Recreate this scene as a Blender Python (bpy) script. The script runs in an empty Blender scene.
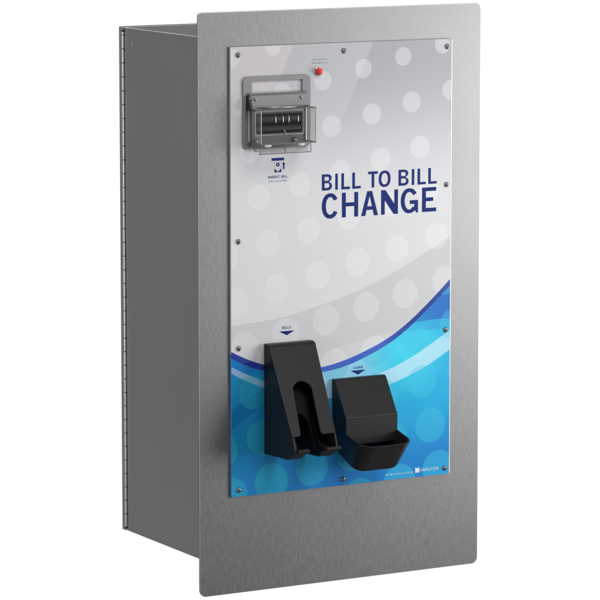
import bpy, bmesh, math
from mathutils import Vector

# ------------------------------------------------------------------ basics
sc = bpy.context.scene
COL = sc.collection
W, H = 0.483, 0.860                      # trim plate, metres
ROOT = Vector((W / 2, 0.15, 0.0))
PX0, PX1, PZ0, PZ1 = 0.0512, 0.4290, 0.1458, 0.8087   # printed panel
PY = -0.004                              # printed face

def srgb(r, g, b):
    f = lambda c: (c / 255 / 12.92) if c / 255 <= 0.04045 else ((c / 255 + 0.055) / 1.055) ** 2.4
    return (f(r), f(g), f(b), 1.0)

root = bpy.data.objects.new('bill_changer', None)
COL.objects.link(root)
root.location = ROOT
root['label'] = 'brushed stainless steel wall changing machine with blue and silver dotted front panel'
root['category'] = 'change machine'

def link(name, me, mats, parent=root, label=None, bevel=0, seg=2, smooth=False, ang=30):
    """mesh is given in world metres; the object is placed under its parent"""
    o = bpy.data.objects.new(name, me)
    COL.objects.link(o)
    for m in (mats if isinstance(mats, (list, tuple)) else [mats]):
        me.materials.append(m)
    o.parent = parent
    o.location = -ROOT if parent is root else (0, 0, 0)
    if label: o['label'] = label
    if smooth:
        for p in me.polygons: p.use_smooth = True
    if bevel:
        b = o.modifiers.new('bevel', 'BEVEL')
        b.width = bevel; b.segments = seg; b.limit_method = 'ANGLE'; b.angle_limit = math.radians(ang)
        b.harden_normals = False
        for p in me.polygons: p.use_smooth = True
        w = o.modifiers.new('wn', 'WEIGHTED_NORMAL'); w.keep_sharp = True
    return o

def tomesh(name, bm):
    bmesh.ops.recalc_face_normals(bm, faces=bm.faces)
    me = bpy.data.meshes.new(name); bm.to_mesh(me); bm.free(); return me

def rrect(x0, x1, z0, z1, r, n=8):
    if not isinstance(r, (list, tuple)): r = [r] * 4          # BL BR TR TL
    out = []
    for (cx, cz, a0, rr) in ((x0 + r[0], z0 + r[0], 180, r[0]), (x1 - r[1], z0 + r[1], 270, r[1]),
                             (x1 - r[2], z1 - r[2], 0, r[2]), (x0 + r[3], z1 - r[3], 90, r[3])):
        for k in range(n + 1):
            a = math.radians(a0 + 90 * k / n)
            out.append((cx + rr * math.cos(a), cz + rr * math.sin(a)))
    return out

def circ(cx, cz, r, n=32):
    return [(cx + r * math.cos(2 * math.pi * k / n), cz + r * math.sin(2 * math.pi * k / n)) for k in range(n)]

def plate_bm(bm, loops, y0, y1):
    """XZ outline with holes, from y0 (back) to y1 (front)"""
    b = bmesh.new(); es = []
    for lp in loops:
        vs = [b.verts.new((x, y1, z)) for x, z in lp]
        es += [b.edges.new((vs[i], vs[(i + 1) % len(vs)])) for i in range(len(vs))]
    if len(loops) == 1:
        b.faces.new(b.verts[:])
    else:
        bmesh.ops.triangle_fill(b, use_beauty=True, use_dissolve=False, edges=es)
    g = bmesh.ops.extrude_face_region(b, geom=b.faces[:])
    for v in g['geom']:
        if isinstance(v, bmesh.types.BMVert): v.co.y = y0
    me = bpy.data.meshes.new('t'); bmesh.ops.recalc_face_normals(b, faces=b.faces); b.to_mesh(me); b.free()
    bm.from_mesh(me); bpy.data.meshes.remove(me)

def plate(loops, y0, y1):
    bm = bmesh.new(); plate_bm(bm, loops, y0, y1); return tomesh('plate', bm)

def sheet(loops, y):
    b = bmesh.new(); es = []
    for lp in loops:
        vs = [b.verts.new((x, y, z)) for x, z in lp]
        es += [b.edges.new((vs[i], vs[(i + 1) % len(vs)])) for i in range(len(vs))]
    if len(loops) == 1: b.faces.new(b.verts[:])
    else: bmesh.ops.triangle_fill(b, use_beauty=True, use_dissolve=False, edges=es)
    for f in b.faces:
        f.normal_update()
        if f.normal.y > 0: f.normal_flip()
    me = bpy.data.meshes.new('s'); b.to_mesh(me); b.free(); return me

def box_bm(bm, x0, x1, y0, y1, z0, z1):
    vs = [bm.verts.new((x, y, z)) for x in (x0, x1) for y in (y0, y1) for z in (z0, z1)]
    for f in ((0, 1, 3, 2), (4, 6, 7, 5), (0, 4, 5, 1), (2, 3, 7, 6), (0, 2, 6, 4), (1, 5, 7, 3)):
        bm.faces.new([vs[i] for i in f])

def box(*a):
    bm = bmesh.new(); box_bm(bm, *a); return tomesh('box', bm)

def cyl_bm(bm, p0, p1, r0, r1=None, n=24, cap=True):
    p0, p1 = Vector(p0), Vector(p1); r1 = r0 if r1 is None else r1
    d = (p1 - p0).normalized(); a = d.orthogonal().normalized(); b = d.cross(a)
    R = [[bm.verts.new(p + r * (a * math.cos(t) + b * math.sin(t))) for t in [2 * math.pi * k / n for k in range(n)]]
         for p, r in ((p0, r0), (p1, r1))]
    for k in range(n): bm.faces.new((R[0][k], R[0][(k + 1) % n], R[1][(k + 1) % n], R[1][k]))
    if cap: bm.faces.new(R[0][::-1]); bm.faces.new(R[1])

def lathe_bm(bm, cx, cz, prof, n=32):
    """prof: (radius, y) list about an axis along y"""
    rings = []
    for r, y in prof:
        if r < 1e-6: rings.append([bm.verts.new((cx, y, cz))])
        else: rings.append([bm.verts.new((cx + r * math.cos(2 * math.pi * k / n), y, cz + r * math.sin(2 * math.pi * k / n))) for k in range(n)])
    for A, B in zip(rings, rings[1:]):
        for k in range(n):
            a, b = A[k % len(A)], A[(k + 1) % len(A)]; c, d = B[(k + 1) % len(B)], B[k % len(B)]
            q = []
            for v in (a, b, c, d):
                if v not in q: q.append(v)
            if len(q) > 2: bm.faces.new(q)

def prism_x(prof, x0, x1):
    """closed YZ outline extruded along x"""
    bm = bmesh.new()
    A = [bm.verts.new((x0, y, z)) for y, z in prof]; B = [bm.verts.new((x1, y, z)) for y, z in prof]
    bm.faces.new(A); bm.faces.new(B[::-1]); n = len(prof)
    for i in range(n): bm.faces.new((A[i], A[(i + 1) % n], B[(i + 1) % n], B[i]))
    return tomesh('prism', bm)

# ------------------------------------------------------------------ materials
class NT:
    """tiny expression helper over a shader node tree"""
    def __init__(s, name):
        s.m = bpy.data.materials.new(name); s.m.use_nodes = True; s.t = s.m.node_tree
        s.n = s.t.nodes; s.l = s.t.links
        s.out = [x for x in s.n if x.type == 'OUTPUT_MATERIAL'][0]
        s.b = [x for x in s.n if x.type == 'BSDF_PRINCIPLED'][0]
    def put(s, sock, v):
        if isinstance(v, bpy.types.NodeSocket): s.l.new(v, sock)
        elif v is not None: sock.default_value = v
    def math(s, op, a, b=None, c=None, clamp=False):
        q = s.n.new('ShaderNodeMath'); q.operation = op; q.use_clamp = clamp
        for i, v in enumerate((a, b, c)): s.put(q.inputs[i], v)
        return q.outputs[0]
    def mix(s, f, a, b, blend='MIX'):
        q = s.n.new('ShaderNodeMix'); q.data_type = 'RGBA'; q.blend_type = blend
        s.put(q.inputs[0], f); s.put(q.inputs[6], a); s.put(q.inputs[7], b); return q.outputs[2]
    def step(s, v, edge, w=0.0004):                     # 1 where v > edge, a printed hard edge
        d = s.math('SUBTRACT', v, edge)
        return s.math('MULTIPLY_ADD', d, 1.0 / w, 0.5, clamp=True)
    def range(s, v, a, b, c=0.0, d=1.0, smooth=True):
        q = s.n.new('ShaderNodeMapRange'); q.interpolation_type = 'SMOOTHSTEP' if smooth else 'LINEAR'
        s.put(q.inputs[0], v)
        for i, x in enumerate((a, b, c, d)): q.inputs[i + 1].default_value = x
        return q.outputs[0]
    def xyz(s):
        c = s.n.new('ShaderNodeTexCoord'); q = s.n.new('ShaderNodeSeparateXYZ'); s.l.new(c.outputs['Object'], q.inputs[0])
        s.co = c.outputs['Object']; return q.outputs
    def noise(s, scale, vec=None, detail=3, st=(1, 1, 1), rough=0.5):
        if not hasattr(s, 'co'): s.xyz()
        mp = s.n.new('ShaderNodeMapping'); mp.inputs['Scale'].default_value = st; s.l.new(s.co, mp.inputs[0])
        q = s.n.new('ShaderNodeTexNoise'); q.inputs['Scale'].default_value = scale; q.inputs['Detail'].default_value = detail
        q.inputs['Roughness'].default_value = rough; s.l.new(mp.outputs[0], q.inputs['Vector']); return q.outputs[0]
    def curve(s, v, pts):                                # v in metres -> z in metres
        q = s.n.new('ShaderNodeFloatCurve'); c = q.mapping.curves[0]
        P = [((x - PX0) / (PX1 - PX0), (z - PZ0) / (PZ1 - PZ0)) for x, z in pts]
        q.mapping.use_clip = False
        c.points[0].location = P[0]; c.points[1].location = P[-1]
        for p in P[1:-1]: c.points.new(*p)
        q.mapping.update()
        s.put(q.inputs['Value'], s.math('DIVIDE', s.math('SUBTRACT', v, PX0), PX1 - PX0))
        return s.math('MULTIPLY_ADD', q.outputs[0], PZ1 - PZ0, PZ0)
    def bump(s, h, strength, dist):
        q = s.n.new('ShaderNodeBump'); q.inputs['Strength'].default_value = strength; q.inputs['Distance'].default_value = dist
        s.l.new(h, q.inputs['Height']); s.l.new(q.outputs[0], s.b.inputs['Normal'])

def simple(name, col, rough=0.5, metal=0.0, spec=0.5, **kw):
    t = NT(name); t.b.inputs['Base Color'].default_value = col; t.b.inputs['Roughness'].default_value = rough
    t.b.inputs['Metallic'].default_value = metal; t.b.inputs['Specular IOR Level'].default_value = spec
    for k, v in kw.items(): t.b.inputs[k].default_value = v
    return t.m

def steel(name, base, rough, amp, streak=(1, 1, 0.035), sc1=900):
    """vertically brushed stainless steel"""
    t = NT(name)
    a = t.noise(sc1, st=streak, detail=4, rough=0.6)
    b = t.noise(sc1 * 0.35, st=streak, detail=2)
    g = t.math('ADD', t.math('MULTIPLY', a, 0.6), t.math('MULTIPLY', b, 0.4))
    k = t.range(g, 0.3, 0.7, 1 - amp, 1 + amp, smooth=False)
    big = t.range(t.noise(5, detail=3), 0.3, 0.7, 0.97, 1.03)
    k = t.math('MULTIPLY', k, big)
    c = t.mix(1.0, base, k, 'MULTIPLY')
    t.l.new(c, t.b.inputs['Base Color'])
    t.b.inputs['Metallic'].default_value = 1.0
    t.l.new(t.range(g, 0.3, 0.7, rough - 0.05, rough + 0.05, smooth=False), t.b.inputs['Roughness'])
    t.bump(g, 0.15, 0.0002)
    return t.m

M_trim = steel('brushed_steel', (0.238, 0.238, 0.2375, 1), 0.47, 0.20, streak=(1, 1, 0.20), sc1=900)
M_cab = steel('cabinet_steel', (0.62, 0.62, 0.62, 1), 0.36, 0.012)
M_bracket = simple('grey_bracket', (0.21, 0.21, 0.212, 1), 0.42, 0.0)
M_bezel = simple('grey_bezel', (0.13, 0.13, 0.132, 1), 0.18, 0.0, 0.7)
M_strip = simple('grey_clear_flap', (0.27, 0.27, 0.275, 1), 0.14, 0.0, 0.8)
M_trim_glint = simple('trim_edge_highlight', (0.72, 0.72, 0.72, 1), 0.4, 1.0)  # brighter steel copy, paints a highlight along the trim edges
M_inner_shade = simple('shaded_black_plastic', (0.006, 0.006, 0.007, 1), 0.7, 0.0, 0.2)  # darker copy of the plastic, shade inside the outlet put into its colour
M_screw = simple('screw_steel', (0.30, 0.30, 0.30, 1), 0.36, 1.0)
M_hinge = simple('hinge_barrel_steel', (0.85, 0.85, 0.84, 1), 0.28, 1.0)
M_dark = simple('dark_recess', (0.012, 0.012, 0.012, 1), 0.5)
M_chrome = simple('chrome', (0.66, 0.66, 0.66, 1), 0.14, 1.0)
M_roller = simple('roller_rubber', (0.02, 0.02, 0.021, 1), 0.3)
M_ink = simple('navy_ink', srgb(26, 44, 112), 0.5, spec=0.1)
M_ink2 = simple('faded_navy_ink', srgb(130, 138, 176), 0.4)
M_white = simple('white_ink', (0.8, 0.82, 0.85, 1), 0.4)
M_paleblue = simple('pale_blue_ink', srgb(158, 166, 196), 0.4)

def plastic():
    t = NT('black_plastic')
    t.b.inputs['Base Color'].default_value = (0.0145, 0.0145, 0.015, 1)
    n = t.noise(2600, detail=2)
    t.l.new(t.range(n, 0.3, 0.7, 0.32, 0.44), t.b.inputs['Roughness'])
    t.b.inputs['Specular IOR Level'].default_value = 0.27
    t.bump(n, 0.06, 0.0002)
    return t.m
M_plastic = plastic()

def clear(name, tint, ref):
    """thin clear polycarbonate: mostly see-through, with a fresnel gloss"""
    t = NT(name); t.n.remove(t.b)
    tr = t.n.new('ShaderNodeBsdfTransparent'); tr.inputs[0].default_value = tint
    gl = t.n.new('ShaderNodeBsdfGlossy'); gl.inputs['Roughness'].default_value = 0.04
    fr = t.n.new('ShaderNodeFresnel'); fr.inputs['IOR'].default_value = ref
    ge = t.n.new('ShaderNodeNewGeometry')
    fac = t.math('MULTIPLY', fr.outputs[0], t.math('SUBTRACT', 1.0, ge.outputs['Backfacing']))
    mx = t.n.new('ShaderNodeMixShader')
    t.l.new(fac, mx.inputs[0]); t.l.new(tr.outputs[0], mx.inputs[1]); t.l.new(gl.outputs[0], mx.inputs[2])
    t.l.new(mx.outputs[0], t.out.inputs[0]); return t.m
M_clear = clear('clear_polycarbonate', (0.955, 0.955, 0.955, 1), 1.6)
M_clear_edge = simple('polycarbonate_edge', (0.16, 0.16, 0.165, 1), 0.12)  # dark, mid and white edge copies paint how the clear edges catch light
M_clear_bright = simple('polycarbonate_edge_glint', (0.42, 0.42, 0.42, 1), 0.12)
M_clear_white = simple('polycarbonate_white_glint', (0.85, 0.85, 0.85, 1), 0.15)

def panel_print():
    t = NT('printed_panel'); X, Y, Z = t.xyz()
    # staggered lattice of dots that grow towards the bottom
    ax, az, bx, bz, cx, cz = 0.06890, 0.01526, 0.01489, -0.06820, 0.19663, 0.46635
    det = ax * bz - bx * az
    dx = t.math('SUBTRACT', X, cx); dz = t.math('SUBTRACT', Z, cz)
    u = t.math('ADD', t.math('MULTIPLY', dx, bz / det), t.math('MULTIPLY', dz, -bx / det))
    v = t.math('ADD', t.math('MULTIPLY', dx, -az / det), t.math('MULTIPLY', dz, ax / det))
    ui = t.math('ROUND', u); vi = t.math('ROUND', v)
    lx = t.math('ADD', t.math('MULTIPLY', ui, ax), t.math('MULTIPLY', vi, bx))
    lz = t.math('ADD', t.math('MULTIPLY', ui, az), t.math('MULTIPLY', vi, bz))
    ex = t.math('SUBTRACT', dx, lx); ez = t.math('SUBTRACT', dz, lz)
    dist = t.math('SQRT', t.math('ADD', t.math('MULTIPLY', ex, ex), t.math('MULTIPLY', ez, ez)))
    zc = t.math('ADD', lz, cz)
    rad = t.math('MULTIPLY_ADD', zc, -0.0226, 0.0317)
    dot = t.step(rad, dist, 0.0005)
    # boundaries
    B1 = t.curve(X, [(PX0, .6735), (.0535, .6756), (.1034, .7229), (.1368, .7683), (.1546, .8079), (.2, .95)])
    B2 = t.curve(X, [(PX0, .5455), (.0998, .5707), (.1485, .6018), (.2009, .6493), (.2434, .7065), (.269, .7602), (.2912, .8076), (.33, .92)])
    B3 = t.curve(X, [(PX0, .4009), (.0962, .4039), (.1383, .4082), (.1926, .4192), (.2441, .4318), (.3046, .452), (.364, .4783), (PX1, .5115)])
    B4 = t.curve(X, [(PX0, .325), (.2098, .3505), (.2442, .3583), (.2879, .3660), (.3172, .3700), (PX1, .3687)])
    B5 = t.curve(X, [(PX0, .325), (.2098, .3505), (.2442, .3583), (.3172, .3724), (.3769, .3840), (PX1, .3850)])
    NTp = t.curve(X, [(PX0, .3630), (.081, .3486), (.1052, .3400), (.1416, .3311), (.1756, .3276), (.2064, .3285), (.2443, .3357), (.2789, .3466), (.3137, .3606), (.3487, .3807), (.3838, .4071), (.412, .4310), (PX1, .4462)])
    NBt = t.curve(X, [(PX0, .3535), (.0776, .3400), (.1051, .3310), (.1416, .3224), (.1756, .3194), (.2064, .3206), (.2443, .3263), (.2789, .3371), (.3138, .3515), (.3487, .3716), (.3839, .3983), (PX1, .4362)])
    ST = t.curve(X, [(PX0, .3406), (.0776, .3273), (.1051, .3157), (.1416, .3064), (.1842, .3014), (.2271, .2993), (.2704, .3033), (.3104, .3125), (.3578, .3298), (.3931, .3476), (PX1, .3679)])
    SB = t.curve(X, [(PX0, .3310), (.0776, .3169), (.1051, .3055), (.1416, .2929), (.1842, .2833), (.2271, .2797), (.2704, .2821), (.3228, .2925), (.3473, .3003), (.3773, .3112), (.3932, .3185), (PX1, .3380)])
    D1 = t.curve(X, [(PX0, .2755), (.1051, .3049), (.20, .345), (.30, .36), (PX1, .37)])
    D2 = t.curve(X, [(PX0, .2458), (.1051, .2780), (.20, .315), (.30, .33), (PX1, .34)])
    # silver half
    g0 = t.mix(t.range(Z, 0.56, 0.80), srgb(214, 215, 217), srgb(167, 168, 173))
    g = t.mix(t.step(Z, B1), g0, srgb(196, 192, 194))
    g = t.mix(t.math('MULTIPLY', t.step(Z, B2), t.math('MULTIPLY', t.step(B1, Z), t.range(Z, .6, .8, 0.15, 0.24))), g, srgb(216, 218, 220))
    g = t.mix(t.math('MULTIPLY', t.step(B3, Z), 0.75), g, srgb(194, 195, 197))
    g = t.mix(t.math('MULTIPLY', t.step(B4, Z), 0.4), g, srgb(214, 215, 217))
    g = t.mix(t.math('MULTIPLY', dot, t.math('MULTIPLY', t.range(Z, 0.45, 0.75, 0.24, 0.30), t.range(X, 0.12, 0.30, 0.75, 1.0))), g, srgb(240, 240, 242))
    # blue half
    qx = t.math('SUBTRACT', X, 0.345); qz = t.math('SUBTRACT', Z, 0.345)
    qd = t.math('SQRT', t.math('ADD', t.math('MULTIPLY', qx, qx), t.math('MULTIPLY', t.math('MULTIPLY', qz, qz), 1.3)))
    rp = t.n.new('ShaderNodeValToRGB'); rp.color_ramp.interpolation = 'EASE'
    el = rp.color_ramp.elements; el[0].position = 0.0; el[0].color = srgb(66, 212, 238); el[1].position = 1.0; el[1].color = srgb(30, 118, 178)
    for p, c in ((0.12, srgb(58, 200, 232)), (0.30, srgb(38, 172, 220)), (0.62, srgb(38, 134, 206))): e = el.new(p); e.color = c
    t.l.new(t.math('MULTIPLY', qd, 3.0), rp.inputs[0]); bl = rp.outputs[0]
    lft = t.range(X, 0.04, 0.22, 1.0, 0.0)
    bl = t.mix(t.math('MULTIPLY', lft, 0.45), bl, srgb(14, 140, 184))
    dk = t.range(X, 0.33, PX1, 0.6, 1.0)
    bl = t.mix(t.math('MULTIPLY', t.step(Z, B5), dk), bl, srgb(32, 108, 192))
    mid = t.math('MULTIPLY', t.step(Z, B4), t.step(B5, Z))
    bl = t.mix(t.math('MULTIPLY', mid, 0.45), bl, srgb(44, 140, 208))
    dd = t.math('MULTIPLY', t.math('MULTIPLY', t.step(Z, D2), t.step(D1, Z)), t.range(X, 0.12, 0.25, 1, 0))
    bl = t.mix(t.math('MULTIPLY', dd, 0.5), bl, srgb(20, 92, 160))
    lo = t.math('MULTIPLY', t.range(Z, 0.15, 0.22, 1.0, 0.0), t.range(X, 0.10, 0.40, 0.5, 0.2))
    bl = t.mix(lo, bl, srgb(44, 122, 196))
    sw = t.math('MULTIPLY', t.step(ST, Z), t.step(Z, SB))
    bl = t.mix(t.math('MULTIPLY', sw, t.range(X, 0.06, 0.35, 0.30, 0.50)), bl, srgb(226, 246, 250))
    gl = t.math('MULTIPLY', t.math('MULTIPLY', t.range(X, 0.10, 0.19), t.range(X, 0.24, 0.34, 1, 0)), t.step(Z, ST))
    bl = t.mix(t.math('MULTIPLY', gl, 0.5), bl, srgb(200, 234, 244))
    dcol = t.mix(t.range(X, 0.1, 0.4), srgb(50, 176, 190), srgb(66, 196, 226))
    bl = t.mix(t.math('MULTIPLY', dot, t.range(Z, 0.14, 0.36, 0.42, 0.34)), bl, dcol)
    # navy line
    nv = t.mix(t.range(X, 0.05, 0.22), srgb(34, 42, 134), srgb(62, 98, 192))
    nv = t.mix(t.range(X, 0.30, 0.36), nv, srgb(40, 60, 146))
    nv = t.mix(t.math('MULTIPLY', dot, 0.15), nv, srgb(80, 120, 210))
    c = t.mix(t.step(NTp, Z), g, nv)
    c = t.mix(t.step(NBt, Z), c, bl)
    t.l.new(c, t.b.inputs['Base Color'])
    t.b.inputs['Roughness'].default_value = 0.30
    t.b.inputs['Specular IOR Level'].default_value = 0.14
    t.b.inputs['Coat Weight'].default_value = 0.0
    return t.m
M_print = panel_print()

def edge_print():
    t = NT('panel_edge'); X, Y, Z = t.xyz()
    c = t.mix(t.step(Z, 0.36, 0.004), srgb(84, 150, 214), srgb(216, 218, 222))
    c = t.mix(t.step(X, 0.3, 0.004), c, srgb(250, 251, 252))  # right edge whitened, its highlight painted into the colour
    t.l.new(c, t.b.inputs['Base Color']); t.b.inputs['Roughness'].default_value = 0.12; t.b.inputs['Specular IOR Level'].default_value = 0.9
    t.l.new(t.math('MULTIPLY', t.step(X, 0.3, 0.004), 0.75), t.b.inputs['Metallic'])
    return t.m
M_edge = edge_print()

# ------------------------------------------------------------------ trim plate + cabinet
link('trim_plate', plate([rrect(0, W, 0, H, [0.011, 0.010, 0.009, 0.006])], 0.003, 0.0), [M_trim, M_trim_glint], bevel=0.0008).modifiers['bevel'].material = 1

XC, D0, D1, ZB, ZT = 0.0387, 0.003, 0.3107, 0.0396, 0.8204
cab = link('cabinet', box(XC, W - XC, D0, D1, ZB, ZT), M_cab, bevel=0.0014, seg=3)
# small rivet near the top rear corner of the side
bm = bmesh.new(); cyl_bm(bm, (XC - 0.0007, 0.2835, 0.7965), (XC + 0.001, 0.2835, 0.7965), 0.0018, n=16)
link('rivet', tomesh('rivet', bm), M_white, cab)
door = link('rear_door', box(XC + 0.0002, W - XC, 0.3196, 0.3305, ZB - 0.001, ZT + 0.0005), M_cab, bevel=0.0012, seg=3)
# piano hinge on the rear left corner
bm = bmesh.new()
z = ZB + 0.006; p = 0.0212; hy = 0.3152; hx = XC - 0.0002
while z < ZT - 0.008:
    z1 = min(z + p - 0.0009, ZT - 0.007)
    cyl_bm(bm, (hx, hy, z), (hx, hy, z1), 0.0031, n=20); z += p
hinge = link('piano_hinge', tomesh('hinge', bm), M_hinge, smooth=False, bevel=0.0002, seg=1)
bm = bmesh.new(); cyl_bm(bm, (hx, hy, ZB + 0.0035), (hx, hy, ZT - 0.0045), 0.0021, n=16)
link('hinge_pin', tomesh('pin', bm), M_dark, hinge)
link('hinge_leaf', box(XC + 0.002, XC + 0.004, D1, 0.3196, ZB + 0.004, ZT - 0.004), M_dark, hinge)

# ------------------------------------------------------------------ face panel
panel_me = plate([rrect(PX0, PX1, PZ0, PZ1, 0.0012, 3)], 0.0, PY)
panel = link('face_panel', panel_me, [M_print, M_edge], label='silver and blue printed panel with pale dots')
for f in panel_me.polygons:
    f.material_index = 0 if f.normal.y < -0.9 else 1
b = panel.modifiers.new('bevel', 'BEVEL'); b.width = 0.0011; b.segments = 2; b.material = 1; b.limit_method = 'ANGLE'

link('edge_highlight_strip', box(PX1 - .0011, PX1 + .0003, PY - .0003, -.0002, PZ0 + .001, PZ1 - .001), simple('painted_edge_highlight', (0.92, 0.93, 0.94, 1), 0.15), panel, bevel=.0003)  # white strip that paints the highlight along the panel's right edge
# -- heading lettering, drawn letter by letter
def ell(cx, cz, rx, rz, a0, a1, n=28, e=2.0):
    o = []
    for k in range(n + 1):
        a = math.radians(a0 + (a1 - a0) * k / n); c, s = math.cos(a), math.sin(a)
        o.append((cx + rx * math.copysign(abs(c) ** (2 / e), c), cz + rz * math.copysign(abs(s) ** (2 / e), s)))
    return o

def glyph(ch, x0, x1, z0, z1, sv, sh):
    """outline loops of a bold grotesque capital; sv/sh = stem and bar widths"""
    w, h = x1 - x0, z1 - z0; zm = (z0 + z1) / 2
    if ch == 'I': return [[(x0, z0), (x1, z0), (x1, z1), (x0, z1)]]
    if ch == 'L': return [[(x0, z0), (x1, z0), (x1, z0 + sh), (x0 + sv, z0 + sh), (x0 + sv, z1), (x0, z1)]]
    if ch == 'T':
        c = (x0 + x1) / 2
        return [[(c - sv / 2, z0), (c + sv / 2, z0), (c + sv / 2, z1 - sh), (x1, z1 - sh), (x1, z1), (x0, z1), (x0, z1 - sh), (c - sv / 2, z1 - sh)]]
    if ch == 'H':
        a, b_ = zm - sh * 0.42, zm + sh * 0.58
        return [[(x0, z0), (x0 + sv, z0), (x0 + sv, a), (x1 - sv, a), (x1 - sv, z0), (x1, z0), (x1, z1), (x1 - sv, z1), (x1 - sv, b_), (x0 + sv, b_), (x0 + sv, z1), (x0, z1)]]
    if ch == 'E':
        a, b_ = zm - sh * 0.45, zm + sh * 0.55; xm = x1 - w * 0.21
        return [[(x0, z0), (x1, z0), (x1, z0 + sh), (x0 + sv, z0 + sh), (x0 + sv, a), (xm, a), (xm, b_), (x0 + sv, b_), (x0 + sv, z1 - sh), (x1, z1 - sh), (x1, z1), (x0, z1)]]
    if ch == 'N':
        k = sv * 1.12
        return [[(x0, z0), (x0 + sv * .95, z0), (x0 + sv * .95, z1 - h * 0.42), (x1 - k, z0), (x1, z0), (x1, z1), (x1 - sv * .95, z1), (x1 - sv * .95, z0 + h * 0.42), (x0 + k, z1), (x0, z1)]]
    if ch == 'A':
        c = (x0 + x1) / 2; tw = sv * 0.62; k = sv * 1.08
        za, zb_ = z0 + h * 0.235, z0 + h * 0.235 + sh * 0.95
        inner = lambda z_: (c - x0 - k) * (1 - (z_ - z0) / (h * 0.86))
        return [[(x0, z0), (x0 + k, z0), (c - inner(za), za), (c + inner(za), za), (x1 - k, z0), (x1, z0), (c + tw, z1), (c - tw, z1)],
                [(c - inner(zb_), zb_), (c + inner(zb_), zb_), (c + 0.0001, z0 + h * 0.80), (c - 0.0001, z0 + h * 0.80)]]
    if ch == 'O':
        c = (x0 + x1) / 2; ov = h * 0.012
        return [ell(c, zm, w / 2, h / 2 + ov, 0, 354, 58, 2.35), ell(c, zm, w / 2 - sv, h / 2 + ov - sh, 0, 354, 58, 2.2)]
    if ch == 'B':
        r1, r2 = h * 0.235, h * 0.262; o = [(x0, z0)]; xr = x1 - w * 0.035; z2 = z0 + h * 0.525
        o += ell(x1 - w * 0.42, z0 + r2, w * 0.42, r2, -90, 72, 14)
        o += ell(xr - w * 0.40, z1 - r1, w * 0.40, r1, -62, 90, 14) + [(x0, z1)]
        xi = x0 + sv
        lo = [(xi, z0 + sh)] + ell(x1 - w * 0.42, z0 + sh + (z2 - sh * .5 - z0 - sh) / 2, w * 0.42 - sv * .95, (z2 - sh * .5 - z0 - sh) / 2, -90, 90, 12) + [(xi, z2 - sh * .5)]
        hi = [(xi, z2 + sh * .45)] + ell(xr - w * 0.40, (z2 + sh * .45 + z1 - sh) / 2, w * 0.40 - sv * .95, (z1 - sh - z2 - sh * .45) / 2, -90, 90, 12) + [(xi, z1 - sh)]
        return [o, lo, hi]
    if ch in 'CG':
        ov = h * 0.012; c = x0 + w * 0.50; rx = w * 0.50; rz = h / 2 + ov
        a = 30; ai = 34
        if ch == 'C':
            out = ell(c, zm, rx, rz, a, 360 - a, 44, 2.15)
            inn = ell(c, zm, rx - sv * 1.02, rz - sh, 360 - ai, ai, 40, 2.1)
            return [out + inn]
        out = ell(c - w * 0.01, zm, rx * 0.99, rz, 32, 312, 44, 2.15)
        inn = ell(c - w * 0.01, zm, rx * 0.99 - sv * 1.02, rz - sh, 316, 36, 40, 2.1)
        bt = zm + h * 0.015
        # out starts upper right, runs counter-clockwise to lower right, then spur, bar and the inner curve
        spur = [(x1 - sv * 0.62, z0 + h * 0.085), (x1 - sv * 0.55, z0 - h * 0.0), (x1, z0), (x1, bt), (c + w * 0.02, bt), (c + w * 0.02, bt - sh), (x1 - sv, bt - sh), (x1 - sv, zm - h * 0.26)]
        return [out[:-1] + spur + inn]
    return []

def letters(rows, name, mat, y, parent, label=None):
    bm = bmesh.new()
    for ch, x0, x1, z0, z1, sv, sh in rows:
        me = sheet(glyph(ch, x0, x1, z0, z1, sv, sh), y); bm.from_mesh(me); bpy.data.meshes.remove(me)
    me = bpy.data.meshes.new(name); bm.to_mesh(me); bm.free()
    return link(name, me, mat, parent, label)

YT = PY - 0.00025
L1 = [('B', .2041, .2214), ('I', .2270, .2313), ('L', .2374, .2521), ('L', .2562, .2709), ('T', .2834, .3002), ('O', .3018, .3222),
      ('B', .3362, .3538), ('I', .3594, .3637), ('L', .3695, .3843), ('L', .3884, .4033)]
L2 = [('C', .2041, .2325), ('H', .2384, .2663), ('A', .2715, .3008), ('N', .3060, .3354), ('G', .3405, .3705), ('E', .3776, .4026)]
letters([(c, a, b_, .5918, .6158, .0045, .0038) for c, a, b_ in L1], 'heading_line', M_ink, YT, panel)
letters([(c, a, b_, .5500, .5868, .0067, .0057) for c, a, b_ in L2], 'heading_line', M_ink, YT, panel)

def text(s, x, z, w, h, mat, name, parent=panel, bold=0.0, shear=0.0, sp=1.0, align='C', y=None):
    """small printed line, fitted to width w and cap height h"""
    cu = bpy.data.curves.new('t', 'FONT'); cu.body = s; cu.size = 1; cu.offset = bold; cu.shear = shear; cu.space_character = sp
    cu.resolution_u = 3
    o = bpy.data.objects.new('t', cu); COL.objects.link(o)
    dg = bpy.context.evaluated_depsgraph_get(); dg.update()
    me = bpy.data.meshes.new_from_object(o.evaluated_get(dg)); bpy.data.objects.remove(o)
    xs = [v.co.x for v in me.vertices]; x0, x1 = min(xs), max(xs)
    k = w / (x1 - x0); kz = h / 0.70
    off = x - w / 2 if align == 'C' else x
    for v in me.vertices:
        px, pz = (v.co.x - x0) * k + off, v.co.y * kz + z
        v.co = (px, YT if y is None else y, pz)
    me.flip_normals() if me.polygons and me.polygons[0].normal.y > 0 else None
    me.materials.clear()
    return link(name, me, mat, parent)

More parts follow.
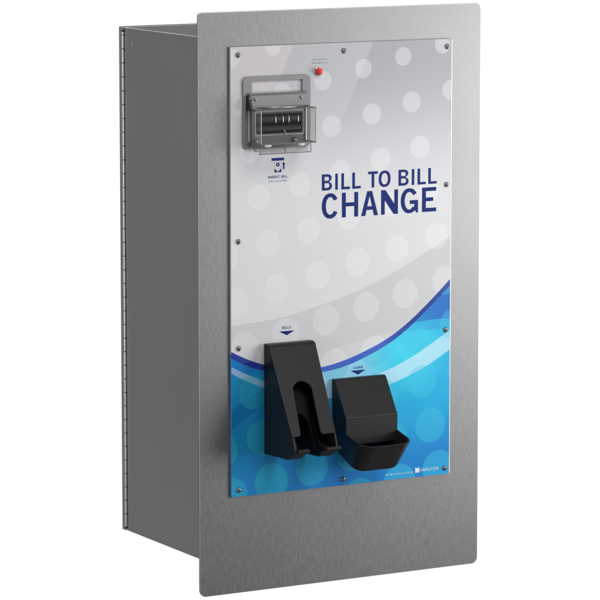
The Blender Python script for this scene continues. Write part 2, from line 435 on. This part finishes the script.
text('Out of service', .2003, .7846, .0250, .0027, M_ink2, 'caption')
text('when light is on', .1999, .7798, .0282, .0027, M_ink2, 'caption')
text('INSERT BILL', .1300, .6146, .0330, .0038, M_ink, 'caption', bold=.006)
text('(do not fold)', .1300, .6090, .0290, .0032, M_ink2, 'caption')
text('BILLS', .1444, .3905, .0150, .0037, M_ink, 'caption', bold=.006)
text('COINS', .2668, .3208, .0172, .0037, M_ink, 'caption', bold=.006)
text('Manufactured in the USA by', .3393, .1534, .0484, .0023, M_white, 'caption', shear=.2)
text('HAMILTON', .3925, .1538, .0322, .0048, M_white, 'maker_name', bold=0.0, sp=1.15)
# maker's emblem: white block H with notched waist
ex0, ex1, ez0, ez1 = .3678, .3748, .1524, .1604; em = (ez0 + ez1) / 2; w_ = ex1 - ex0
link('maker_emblem', sheet([[(ex0, ez0), (ex0 + .0024, ez0), (ex0 + w_ / 2, em - .0016), (ex1 - .0024, ez0), (ex1, ez0), (ex1, ez1), (ex1 - .0024, ez1),
                            (ex0 + w_ / 2, em + .0016), (ex0 + .0024, ez1), (ex0, ez1)]], YT), M_white, panel)
# arrows over the outlets
link('arrow_mark', sheet([[(.1315, .3871), (.1448, .3806), (.1579, .3871)]], YT), M_ink, panel)
link('arrow_mark', sheet([[(.2540, .3186), (.2669, .3117), (.2800, .3186)]], YT), M_ink, panel)
# banknote pictogram
bm = bmesh.new()
def add(loops, yy=YT):
    me = sheet(loops, yy); bm.from_mesh(me); bpy.data.meshes.remove(me)
add([[(.1193, .6403), (.1402, .6403), (.1402, .6443), (.1193, .6443)]])
add([circ(.1297, .6345, .0030, 24), circ(.1297, .6345, .0011, 16)])
add([[(.1241, .6232), (.1355, .6232), (.1355, .6275), (.1335, .6275), (.1312, .6243), (.1284, .6243), (.1262, .6275), (.1241, .6275)]])
add([[(.1384, .6272), (.1408, .6272), (.1408, .6344), (.1424, .6344), (.1396, .6382), (.1369, .6344), (.1384, .6344)]])
me = bpy.data.meshes.new('pic'); bm.to_mesh(me); bm.free()
link('insert_pictogram', me, M_ink, panel)
link('banknote_outline', sheet([[(.1238, .6228), (.1358, .6228), (.1358, .6402), (.1238, .6402)], [(.1244, .6234), (.1352, .6234), (.1352, .6398), (.1244, .6398)]], YT + 0.0001), M_paleblue, panel)

# ------------------------------------------------------------------ screws (dome heads; a flat dark cross paints the recess shade)
def screw(x, z, y=PY, r=0.0037, name='screw', parent=root, rot=0.4):
    bm = bmesh.new()
    lathe_bm(bm, x, z, [(r * 1.12, y), (r * 1.12, y - .0004), (r, y - .0010), (r * .86, y - .0019), (r * .55, y - .0025), (r * .2, y - .0027), (0, y - .0027)], 28)
    o = link(name, tomesh('screw', bm), M_screw, parent, smooth=True)
    bm = bmesh.new()
    for a in (rot, rot + math.pi / 2):
        c, s = math.cos(a), math.sin(a); L_, w2 = r * .60, r * .17
        q = [(x + c * i * L_ - s * j * w2, z + s * i * L_ + c * j * w2) for i, j in ((-1, -1), (1, -1), (1, 1), (-1, 1))]
        yy = y - .00275 - (0.00002 if a > rot else 0)
        me = sheet([q], yy); bm.from_mesh(me); bpy.data.meshes.remove(me)
    me = bpy.data.meshes.new('slot'); bm.to_mesh(me); bm.free()
    link('cross_shade', me, M_dark, o)
    return o
SX0, SX1, SXM = .0636, .4202, .2410
for i, (x, z) in enumerate([(SX0, .7971), (SXM, .7971), (SX1, .7971), (SX0, .5247), (SX1, .5893), (SX0, .3670), (SX1, .3680), (SX0, .1559), (SXM, .1552), (SX1, .1552)]):
    screw(x, z, rot=0.3 + i * 1.3)

# ------------------------------------------------------------------ indicator lamp
lamp_x, lamp_z = .1972, .7686
bm = bmesh.new()
lathe_bm(bm, lamp_x, lamp_z, [(.0066, PY), (.0066, PY - .0016), (.0060, PY - .0026), (.0053, PY - .0026), (.0050, PY - .0012)], 32)
ring = link('indicator_lamp', tomesh('ring', bm), M_chrome, smooth=True, label='red indicator lamp in a chrome ring')
M_red = simple('red_lens', (0.78, 0.035, 0.03, 1), 0.2, 0.0, 0.5)
bm = bmesh.new()
lathe_bm(bm, lamp_x, lamp_z, [(.0052, PY - .001), (.0052, PY - .0050), (.0048, PY - .0066), (.0037, PY - .0079), (.0019, PY - .0087), (0, PY - .0089)], 32)
link('lens', tomesh('lens', bm), M_red, ring, smooth=True)

# ------------------------------------------------------------------ banknote acceptor
acc = link('bill_acceptor', plate([rrect(.0705, .1832, .6590, .7652, .0085), rrect(.0852, .1695, .7400, .7582, .0008, 2), rrect(.0880, .1650, .6820, .7120, .0008, 2)], PY, PY - .0030),
           M_bracket, bevel=.0004, label='grey steel acceptor plate with an open label window')
yb = PY - .003
# bezel block round the slot
bez = link('bezel', plate([rrect(.0800, .1735, .6650, .7185, .0035, 4), rrect(.0875, .1640, .6820, .7120, .0012, 3)], yb, yb - .0085), M_bezel, acc, bevel=.0009)
link('bezel_rim', plate([rrect(.0846, .1672, .6790, .7148, .0030, 5), rrect(.0856, .1662, .6800, .7138, .0024, 5)], yb - .0085, yb - .0093), M_screw, acc)
link('slot_recess', box(.0870, .1645, PY + .001, PY + .002, .6810, .7130), M_dark, acc)
bm = bmesh.new()
cyl_bm(bm, (.0885, -.0085, .7020), (.1630, -.0085, .7020), .0078, n=32); 
me = tomesh('roller', bm); link('roller', me, M_roller, acc, bevel=.0003)
bm = bmesh.new(); cyl_bm(bm, (.0885, -.0090, .6880), (.1630, -.0090, .6880), .0066, n=32)
link('roller', tomesh('roller', bm), M_roller, acc, bevel=.0003)
link('throat', prism_x([(-.0030, .7120), (-.0150, .7120), (-.0150, .7098), (-.0050, .7060)], .0882, .1638), M_roller, acc)
for xx in (.1185, .1309, .1405, .1562):
    link('guide_rib', prism_x([(-.0050, .6940), (-.0150, .6945), (-.0172, .6980), (-.0172, .7050), (-.0150, .7085), (-.0050, .7090)], xx, xx + .0011), M_chrome, acc, bevel=.0002, seg=1)
# hinged strip above the slot
strip = link('hinge_strip', prism_x([(yb, .7385), (yb - .0022, .7392), (yb - .0040, .7300), (yb - .0120, .7195), (yb - .0120, .7180), (yb, .7180)], .0795, .1740), M_strip, acc, bevel=.0005)
bm = bmesh.new(); x = .0790
while x < .1745:
    cyl_bm(bm, (x, yb - .0022, .7392), (min(x + .0118, .1750), yb - .0022, .7392), .0021, n=18); x += .0125
link('hinge_barrel', tomesh('hb', bm), M_chrome, strip, bevel=.0002, seg=1)
for xx in (.0885, .1655):
    bm = bmesh.new()
    lathe_bm(bm, xx, .7322, [(.0024, yb - .0030), (.0024, yb - .0048), (.0016, yb - .0056), (0, yb - .0058)], 20)
    link('rivet', tomesh('rv', bm), M_screw, strip, smooth=True)
link('hinge_end', prism_x([(yb, .7385), (yb - .0050, .7370), (yb - .0150, .7190), (yb - .0150, .7160), (yb, .7160)], .0755, .0793), M_dark, strip, bevel=.0004)
for zz, yy in ((.7335, -.013), (.7205, -.020)):
    bm = bmesh.new(); cyl_bm(bm, (.0770, yy, zz), (.0835, yy, zz), .0020, n=16)
    link('hinge_bolt', tomesh('bolt', bm), M_chrome, strip, bevel=.0003)
link('top_lip', prism_x([(yb - .0120, .7195), (yb - .0370, .7212), (yb - .0370, .7200), (yb - .0120, .7182)], .0795, .1705), M_clear, strip)

# clear hinged cover: front pane, two cheeks, with visible edges
gx0, gx1, gy0, gy1, gz0, gz1 = .0790, .1707, yb - .001, -.0450, .6690, .7197
cov = link('clear_cover', box(gx0, gx1, gy1, gy1 + .0014, gz0, gz1), M_clear, acc, label='clear plastic flap over the slot')
for xx in (gx0, gx1 - .0014):
    link('cheek', box(xx, xx + .0014, gy1 + .0016, gy0, gz0 + .001, gz1), M_clear, cov)
e = .0010
for xa, xb in ((gx0 - .0002, gx0 + e), (gx1 - e, gx1 + .0002)):
    link('pane_edge', box(xa, xb, gy1 - .0004, gy1 - .0002 + e, gz0 + e, gz1 - e), M_clear_bright, cov)
for za, zb_ in ((gz0 - .0006, gz0 + e), (gz1 - e, gz1 + .0002)):
    link('pane_edge', box(gx0 - .0002, gx1 + .0002, gy1 - .0005, gy1 - .0001 + e, za, zb_), M_clear_edge, cov)
for xa, xb, yo in ((gx0 - .0004, gx0 + .0022, 0), (gx1 - .0016, gx1 + .0002, -.009)):
    link('cheek_edge', box(xa, xb, gy0 - .001 + yo, gy0 + .0006 + yo, gz0 + .001, gz1 - .001), M_clear_white, cov)  # white strips paint the light caught by the cheek edges
for xa in (gx0 - .0003, gx1 - .0011):
    for za, mt in ((gz0 - .0004, M_clear_edge), (gz1 - .0010, M_clear_bright)):
        link('cheek_rim', box(xa, xa + .0014, gy1 + .0012, gy0 - .0012, za, za + .0014), mt, cov)
# lower clear chute lip
tx0, tx1, ty, tz0, tz1 = .0790, .1650, -.0405, .6548, .6684
tray = link('clear_chute_lip', box(tx0, tx1, ty, ty + .0012, tz0, tz1), M_clear, acc)
bm = bmesh.new()
box_bm(bm, tx0, tx1, ty - .0003, ty + .0012, tz0 - .0006, tz0 + .0004)
for xx in (tx0, tx1 - .0005): box_bm(bm, xx, xx + .0006, ty - .0003, ty + .0006, tz0 + .0005, tz1)
box_bm(bm, .1213, .1225, ty - .0003, ty + .0006, tz0 + .0005, tz1)
link('lip_edge', tomesh('le', bm), M_clear_edge, tray)
def rod(p0, p1, r, name, mat, par):
    bm = bmesh.new(); cyl_bm(bm, p0, p1, r, n=14); return link(name, tomesh('rod', bm), mat, par, smooth=True)
rod((.0755, -.0075, .6665), (.0785, -.0400, .6560), .0009, 'chute_edge_glint', M_chrome, tray)  # chrome rods draw the highlights on the clear chute's edges
rod((.1195, -.0300, .6640), (.1225, -.0400, .6590), .0007, 'chute_edge_glint', M_chrome, tray)
link('chute_floor', prism_x([(-.0080, .6662), (-.0400, .6552), (-.0400, .6545), (-.0080, .6655)], tx0 + .0003, tx1 - .0003), M_clear, tray)
rod((.0805, yb - .0130, .7200), (.1730, yb - .0130, .7200), .0014, 'flap_glint_rod', M_screw, strip)  # added rod, there only to put a bright streak on the flap
rod((.1315, -.0170, .6880), (.1372, -.0185, .6780), .0006, 'slot_lever', M_chrome, acc)
# two chrome domes at the foot of the bezel
for xx in (.0867, .1505):
    bm = bmesh.new()
    lathe_bm(bm, xx, .6712, [(.0036, yb - .0085), (.0036, yb - .0100), (.0030, yb - .0122), (.0018, yb - .0136), (0, yb - .0142)], 28)
    link('dome_nut', tomesh('dn', bm), M_screw, acc, smooth=True)
for xx in (.1040, .1600):  # added white ellipsoids paint the highlights beside the domes
    bm = bmesh.new(); lathe_bm(bm, xx - .004, .6655, [(.0, -.030), (.0048, -.0296), (.0062, -.0280), (.0048, -.0266), (0, -.026)], 24)
    for v in bm.verts: v.co.z = .6655 + (v.co.z - .6655) * 0.45
    link('bezel_glint', tomesh('cb', bm), M_clear_white, acc, smooth=True)

# ------------------------------------------------------------------ bill dispenser
def shell(verts, faces, name, mat, thick, bev, parent=root, label=None):
    bm = bmesh.new(); V = [bm.verts.new(v) for v in verts]
    for f in faces: bm.faces.new([V[i] for i in f])
    me = bpy.data.meshes.new(name); bmesh.ops.recalc_face_normals(bm, faces=bm.faces); bm.to_mesh(me); bm.free()
    o = link(name, me, mat, parent, label)
    s = o.modifiers.new('s', 'SOLIDIFY'); s.thickness = thick; s.offset = -1; s.use_even_offset = True
    b_ = o.modifiers.new('b', 'BEVEL'); b_.width = bev; b_.segments = 3; b_.limit_method = 'ANGLE'; b_.angle_limit = math.radians(28)
    w = o.modifiers.new('wn', 'WEIGHTED_NORMAL')
    for p_ in me.polygons: p_.use_smooth = True
    return o

bx0, bx1t, bx1b = .1064, .1850, .1800
BK = PY
def fy(z): return -.0185 - (.369 - z) * (.0689 / .1242)        # front slope
disp = None
# slope face with the arched notch, as a flat plate extruded along its own normal
nrm = Vector((0, -.1242, .0689)).normalized()
fz0 = .2447
def bxr(z): return bx1b + (bx1t - bx1b) * (z - .2447) / (.369 - .2447)
ac, ar = .1436, .0158
out = [(bx0, .3653), (bx0, fz0), (.1180, fz0)]
out += [(.1180 + .0040 * math.sin(a), fz0 + .0040 * (1 - math.cos(a)) ) for a in [math.radians(k) for k in (30, 60, 90)]]
sl, sr = .1221, .1556
zc = .3185 - ar * .86
out += [(ac + ar * math.cos(math.radians(a)), zc + ar * .86 * math.sin(math.radians(a))) for a in range(180, -1, -12)]
out += [(sr + .0040 - .0040 * math.sin(a), fz0 + .0040 * (1 - math.cos(a))) for a in [math.radians(k) for k in (90, 60, 30)]] + [(.1600, fz0), (bx1b, fz0), (bxr(.3653), .3653)]
bm = bmesh.new()
th = .0028
A = [bm.verts.new(Vector((x, fy(z), z))) for x, z in out]; B = [bm.verts.new(Vector((x, fy(z), z)) - nrm * th) for x, z in out]
bm.faces.new(A); bm.faces.new(B[::-1]); n = len(out)
for i in range(n - 1): bm.faces.new((A[i], A[(i + 1) % n], B[(i + 1) % n], B[i]))
pA, pB = (A[0], A[-1]), (B[0], B[-1])
for k, a in enumerate(list(range(54, -1, -6)) + [None]):
    if a is None: yo, zo, yi, zi = BK, .3709, BK, .3680
    else:
        a = math.radians(a); yo, zo = -.0113 - .0105 * math.sin(a), .3604 + .0105 * math.cos(a)
        yi, zi = -.0113 - .0077 * math.sin(a), .3604 + .0077 * math.cos(a)
    qA = [bm.verts.new((x, yo, zo)) for x in (bx0, bxr(min(zo, .369)))]; qB = [bm.verts.new((x, yi, zi)) for x in (bx0, bxr(min(zo, .369)))]
    bm.faces.new((pA[0], pA[1], qA[1], qA[0])); bm.faces.new((pB[0], qB[0], qB[1], pB[1]))
    bm.faces.new((pA[0], qA[0], qB[0], pB[0])); bm.faces.new((pA[1], pB[1], qB[1], qA[1])); pA, pB = qA, qB
bm.faces.new((pA[0], pA[1], pB[1], pB[0]))
disp = link('bill_dispenser', tomesh('dispenser_face', bm), M_plastic, bevel=.0005, seg=2, label='black wedge shaped bill outlet with an arched notch')
# cheeks: left and right walls
cheek = [(BK, .3678), (-.0113, .3678), (-.0174, .3640), (-.0842, .2440), (-.0878, .2438), (-.0966, .2222), (-.0752, .2086), (BK, .2065)]
link('side_wall', prism_x(cheek, bx0, bx0 + .0030), M_plastic, disp, bevel=.0004)
bm = bmesh.new()
A = [bm.verts.new((bxr(z) - .0030, y, z)) for y, z in cheek]; B = [bm.verts.new((bxr(z), y, z)) for y, z in cheek]
bm.faces.new(A); bm.faces.new(B[::-1])
for i in range(8): bm.faces.new((A[i], A[(i + 1) % 8], B[(i + 1) % 8], B[i]))
link('side_wall', tomesh('sw', bm), M_plastic, disp, bevel=.0004)
# feet: floor, sloped front and rounded lip either side of the notch
for fa, fb, la, lb in ((bx0 + .0030, .1290, .1098, .1290), (.1570, bx1b - .0040, .1572, .1815)):
    ft = prism_x([(BK, .2068), (-.0750, .2088), (-.0964, .2224), (-.0944, .2248), (-.0742, .2118), (BK, .2098)], fa, fb)
    foot = link('foot', ft, M_plastic, disp, bevel=.0004)
    bm = bmesh.new()
    link('lip', prism_x([(-.0930 + .0, .2238), (-.0985, .2206), (-.1008, .2214), (-.1016, .2242), (-.1004, .2260), (-.0975, .2268), (-.0925, .2262)], la, lb), M_plastic, foot, bevel=.0006)
# inner cheeks of the feet and inner sloping chute with its own arch
link('inner_wall', prism_x([(BK, .2100), (-.0742, .2120), (-.0930, .2240), (-.0780, .2300), (-.0500, .2700), (BK, .2700)], .1572, .1588), M_inner_shade, disp)
def fy2(z): return -.0010 - (.360 - z) * 0.50
out2 = [(bx0 + .0031, .3500), (bx0 + .0031, .2200), (.1255, .2200)]
c2 = .1395; zc2 = .2700 - .0140
out2 += [(c2 + .0140 * math.cos(math.radians(a)), zc2 + .0140 * math.sin(math.radians(a))) for a in range(180, -1, -15)]
out2 += [(.1535, .2200), (bx1b - .0032, .2200), (bx1b - .0032, .3500)]
bm = bmesh.new()
A = [bm.verts.new((x, fy2(z), z)) for x, z in out2]; B = [bm.verts.new((x, fy2(z) + .002, z)) for x, z in out2]
bm.faces.new(A); bm.faces.new(B[::-1]); n = len(out2)
for i in range(n): bm.faces.new((A[i], A[(i + 1) % n], B[(i + 1) % n], B[i]))
link('inner_chute', tomesh('ic', bm), M_inner_shade, disp)

# ------------------------------------------------------------------ coin cup
hx0, hx1 = .2222, .3110
arc = [(-.0085 - .0050 * math.sin(math.radians(a)), .3040 + .0048 * math.cos(math.radians(a))) for a in (0, 20, 40, 60)]
outer = [(BK, .3090)] + arc + [(-.0427, .2590), (-.0448, .2568), (-.0455, .2540)]
inner = [(-.0427, .2535), (-.0400, .2570), (-.0105, .3040), (-.0080, .3060), (BK, .3060)]
cup_hood = link('coin_cup', prism_x(outer + inner, hx0, hx1), M_plastic, bevel=.0005, label='black coin cup with a rounded open bowl')
sidep = [(BK, .3058), (-.0082, .3058), (-.0107, .3038), (-.0402, .2568), (-.0429, .2533), (-.0429, .2300), (BK, .2392)]
link('mouth_plate', plate([[(.2256, .2150), (.3076, .2150), (.3076, .2292), (hx1, .2292), (hx1, .2539), (hx0, .2539), (hx0, .2292), (.2256, .2292)]], -.0427, -.0455), M_plastic, cup_hood, bevel=.0003)
for xa in (hx0 + .0002, hx1 - .0032):
    link('side_wall', prism_x(sidep, xa, xa + .0030), M_plastic, cup_hood)

def ring(x0, x1, yf, r, zf, slope, n=10):
    """open U from the back wall round the front; z falls towards the front"""
    pts = [(x0, BK)]
    pts += [(x0, BK + (yf + r - BK) * k / 4) for k in (1, 2, 3)]
    pts += [(x0 + r - r * math.cos(a), yf + r - r * math.sin(a)) for a in [math.pi / 2 * k / n for k in range(n + 1)]]
    pts += [(x1 - r + r * math.sin(a), yf + r - r * math.cos(a)) for a in [math.pi / 2 * k / n for k in range(n + 1)]]
    pts += [(x1, BK + (yf + r - BK) * k / 4) for k in (3, 2, 1)] + [(x1, BK)]
    return [(x, y, zf + (y - yf) * slope) for x, y in pts]
secs = [ring(.2330, .3020, -.0560, .014, .1770, .45),            # bottom centre rim
        ring(.2290, .3055, -.0620, .017, .1768, .42),
        ring(.2270, .3070, -.0650, .018, .1785, .40),
        ring(.2226, .3112, -.0955, .021, .2165, .24),
        ring(.2225, .3114, -.0962, .021, .2185, .23),
        ring(.2229, .3110, -.0955, .0205, .2193, .23),
        ring(.2246, .3092, -.0934, .0195, .2193, .23),
        ring(.2253, .3084, -.0920, .019, .2180, .24),
        ring(.2300, .3040, -.0620, .016, .1815, .40),
        ring(.2330, .3015, -.0580, .013, .1805, .42)]
bm = bmesh.new(); R = [[bm.verts.new(v) for v in s] for s in secs]; n = len(R[0])
for A, B in zip(R, R[1:]):
    for k in range(n - 1): bm.faces.new((A[k], A[k + 1], B[k + 1], B[k]))
for s in (R[0], R[-1]): bm.faces.new(s)
for k in range(len(R) - 1):
    pass
bm.faces.new([s[0] for s in R]); bm.faces.new([s[-1] for s in R])
bowl = link('bowl', tomesh('bowl', bm), M_plastic, cup_hood, smooth=True)
w = bowl.modifiers.new('e', 'EDGE_SPLIT'); w.split_angle = math.radians(50)

# ------------------------------------------------------------------ camera
cam = bpy.data.cameras.new('camera'); co = bpy.data.objects.new('camera', cam); COL.objects.link(co)
yaw, pitch = 0.515997, -0.140799
co.location = (-2.38281, -4.49404, 1.17192)
fwd = Vector((math.sin(yaw) * math.cos(pitch), math.cos(yaw) * math.cos(pitch), math.sin(pitch)))
co.rotation_euler = fwd.to_track_quat('-Z', 'Y').to_euler()
cam.sensor_width = 36; cam.lens = 211.94; cam.shift_x = 0.002825; cam.shift_y = -0.00953
cam.clip_start = 0.1; cam.clip_end = 100
sc.camera = co

# ------------------------------------------------------------------ studio light
world = bpy.data.worlds.new('World'); sc.world = world; world.use_nodes = True
nt = world.node_tree; bg = nt.nodes['Background']
tc = nt.nodes.new('ShaderNodeTexCoord'); sp = nt.nodes.new('ShaderNodeSeparateXYZ'); nt.links.new(tc.outputs['Generated'], sp.inputs[0])
def wm(op, a, b=None, clamp=False):
    q = nt.nodes.new('ShaderNodeMath'); q.operation = op; q.use_clamp = clamp
    for i, v in enumerate((a, b)):
        if isinstance(v, bpy.types.NodeSocket): nt.links.new(v, q.inputs[i])
        elif v is not None: q.inputs[i].default_value = v
    return q.outputs[0]
def wr(v, a, b, c, d):
    q = nt.nodes.new('ShaderNodeMapRange'); q.interpolation_type = 'SMOOTHSTEP'; nt.links.new(v, q.inputs[0])
    for i, x in enumerate((a, b, c, d)): q.inputs[i + 1].default_value = x
    return q.outputs[0]
az = wm('ARCTAN2', sp.outputs[0], sp.outputs[1])                # 0 = straight behind the machine, + to the right
lft = wr(az, math.radians(-5), math.radians(12), 0, 1)
rgt = wr(az, math.radians(80), math.radians(100), 1, 0)
elv = wr(sp.outputs[2], -0.02, 0.07, 1, 0)
low = wr(sp.outputs[2], -0.75, -0.55, 0, 1)
f = wm('MULTIPLY', wm('MULTIPLY', lft, rgt), wm('MULTIPLY', elv, low))
# world made white behind the machine, bounded to steer reflections; dim grey elsewhere
STUDIO = 0.20
nt.links.new(wm('ADD', wm('MULTIPLY', f, 1.06 - STUDIO), STUDIO), bg.inputs['Strength'])
bg.inputs['Color'].default_value = (1, 1, 1, 1)

def area(name, loc, target, sx, sy, power, col=(1, 1, 1)):
    l = bpy.data.lights.new(name, 'AREA'); l.shape = 'RECTANGLE'; l.size = sx; l.size_y = sy; l.energy = power; l.color = col
    o = bpy.data.objects.new(name, l); COL.objects.link(o); o.location = loc
    o.rotation_euler = (Vector(target) - Vector(loc)).to_track_quat('-Z', 'Y').to_euler(); return o
area('key_softbox', (1.70, -1.14, 0.52), (0.35, 0, 0.48), 1.2, 0.95, 27)
area('added_top_fill', (0.42, -2.0, 2.40), (0.24, 0, 0.40), 1.2, 1.0, 35)  # added fill that lifts the panel and tray slopes, source unseen
area('added_rim_light', (-0.4, 2.2, 1.9), (0.1, 0.2, 0.8), 0.6, 0.5, 4)  # added light for the bright line on the cabinet's top edge
area('added_edge_strip', (-2.0, -1.1, 0.4), (0.0, 0, 0.45), 0.25, 1.4, 7)  # added strip that brightens the trim's left edge, source unseen

sc.view_settings.view_transform = 'Standard'; sc.view_settings.look = 'None'; sc.view_settings.gamma = 1; sc.view_settings.exposure = 0
sc.render.engine = 'CYCLES'
sc.cycles.use_denoising = True
sc.cycles.max_bounces = 10; sc.cycles.transparent_max_bounces = 16
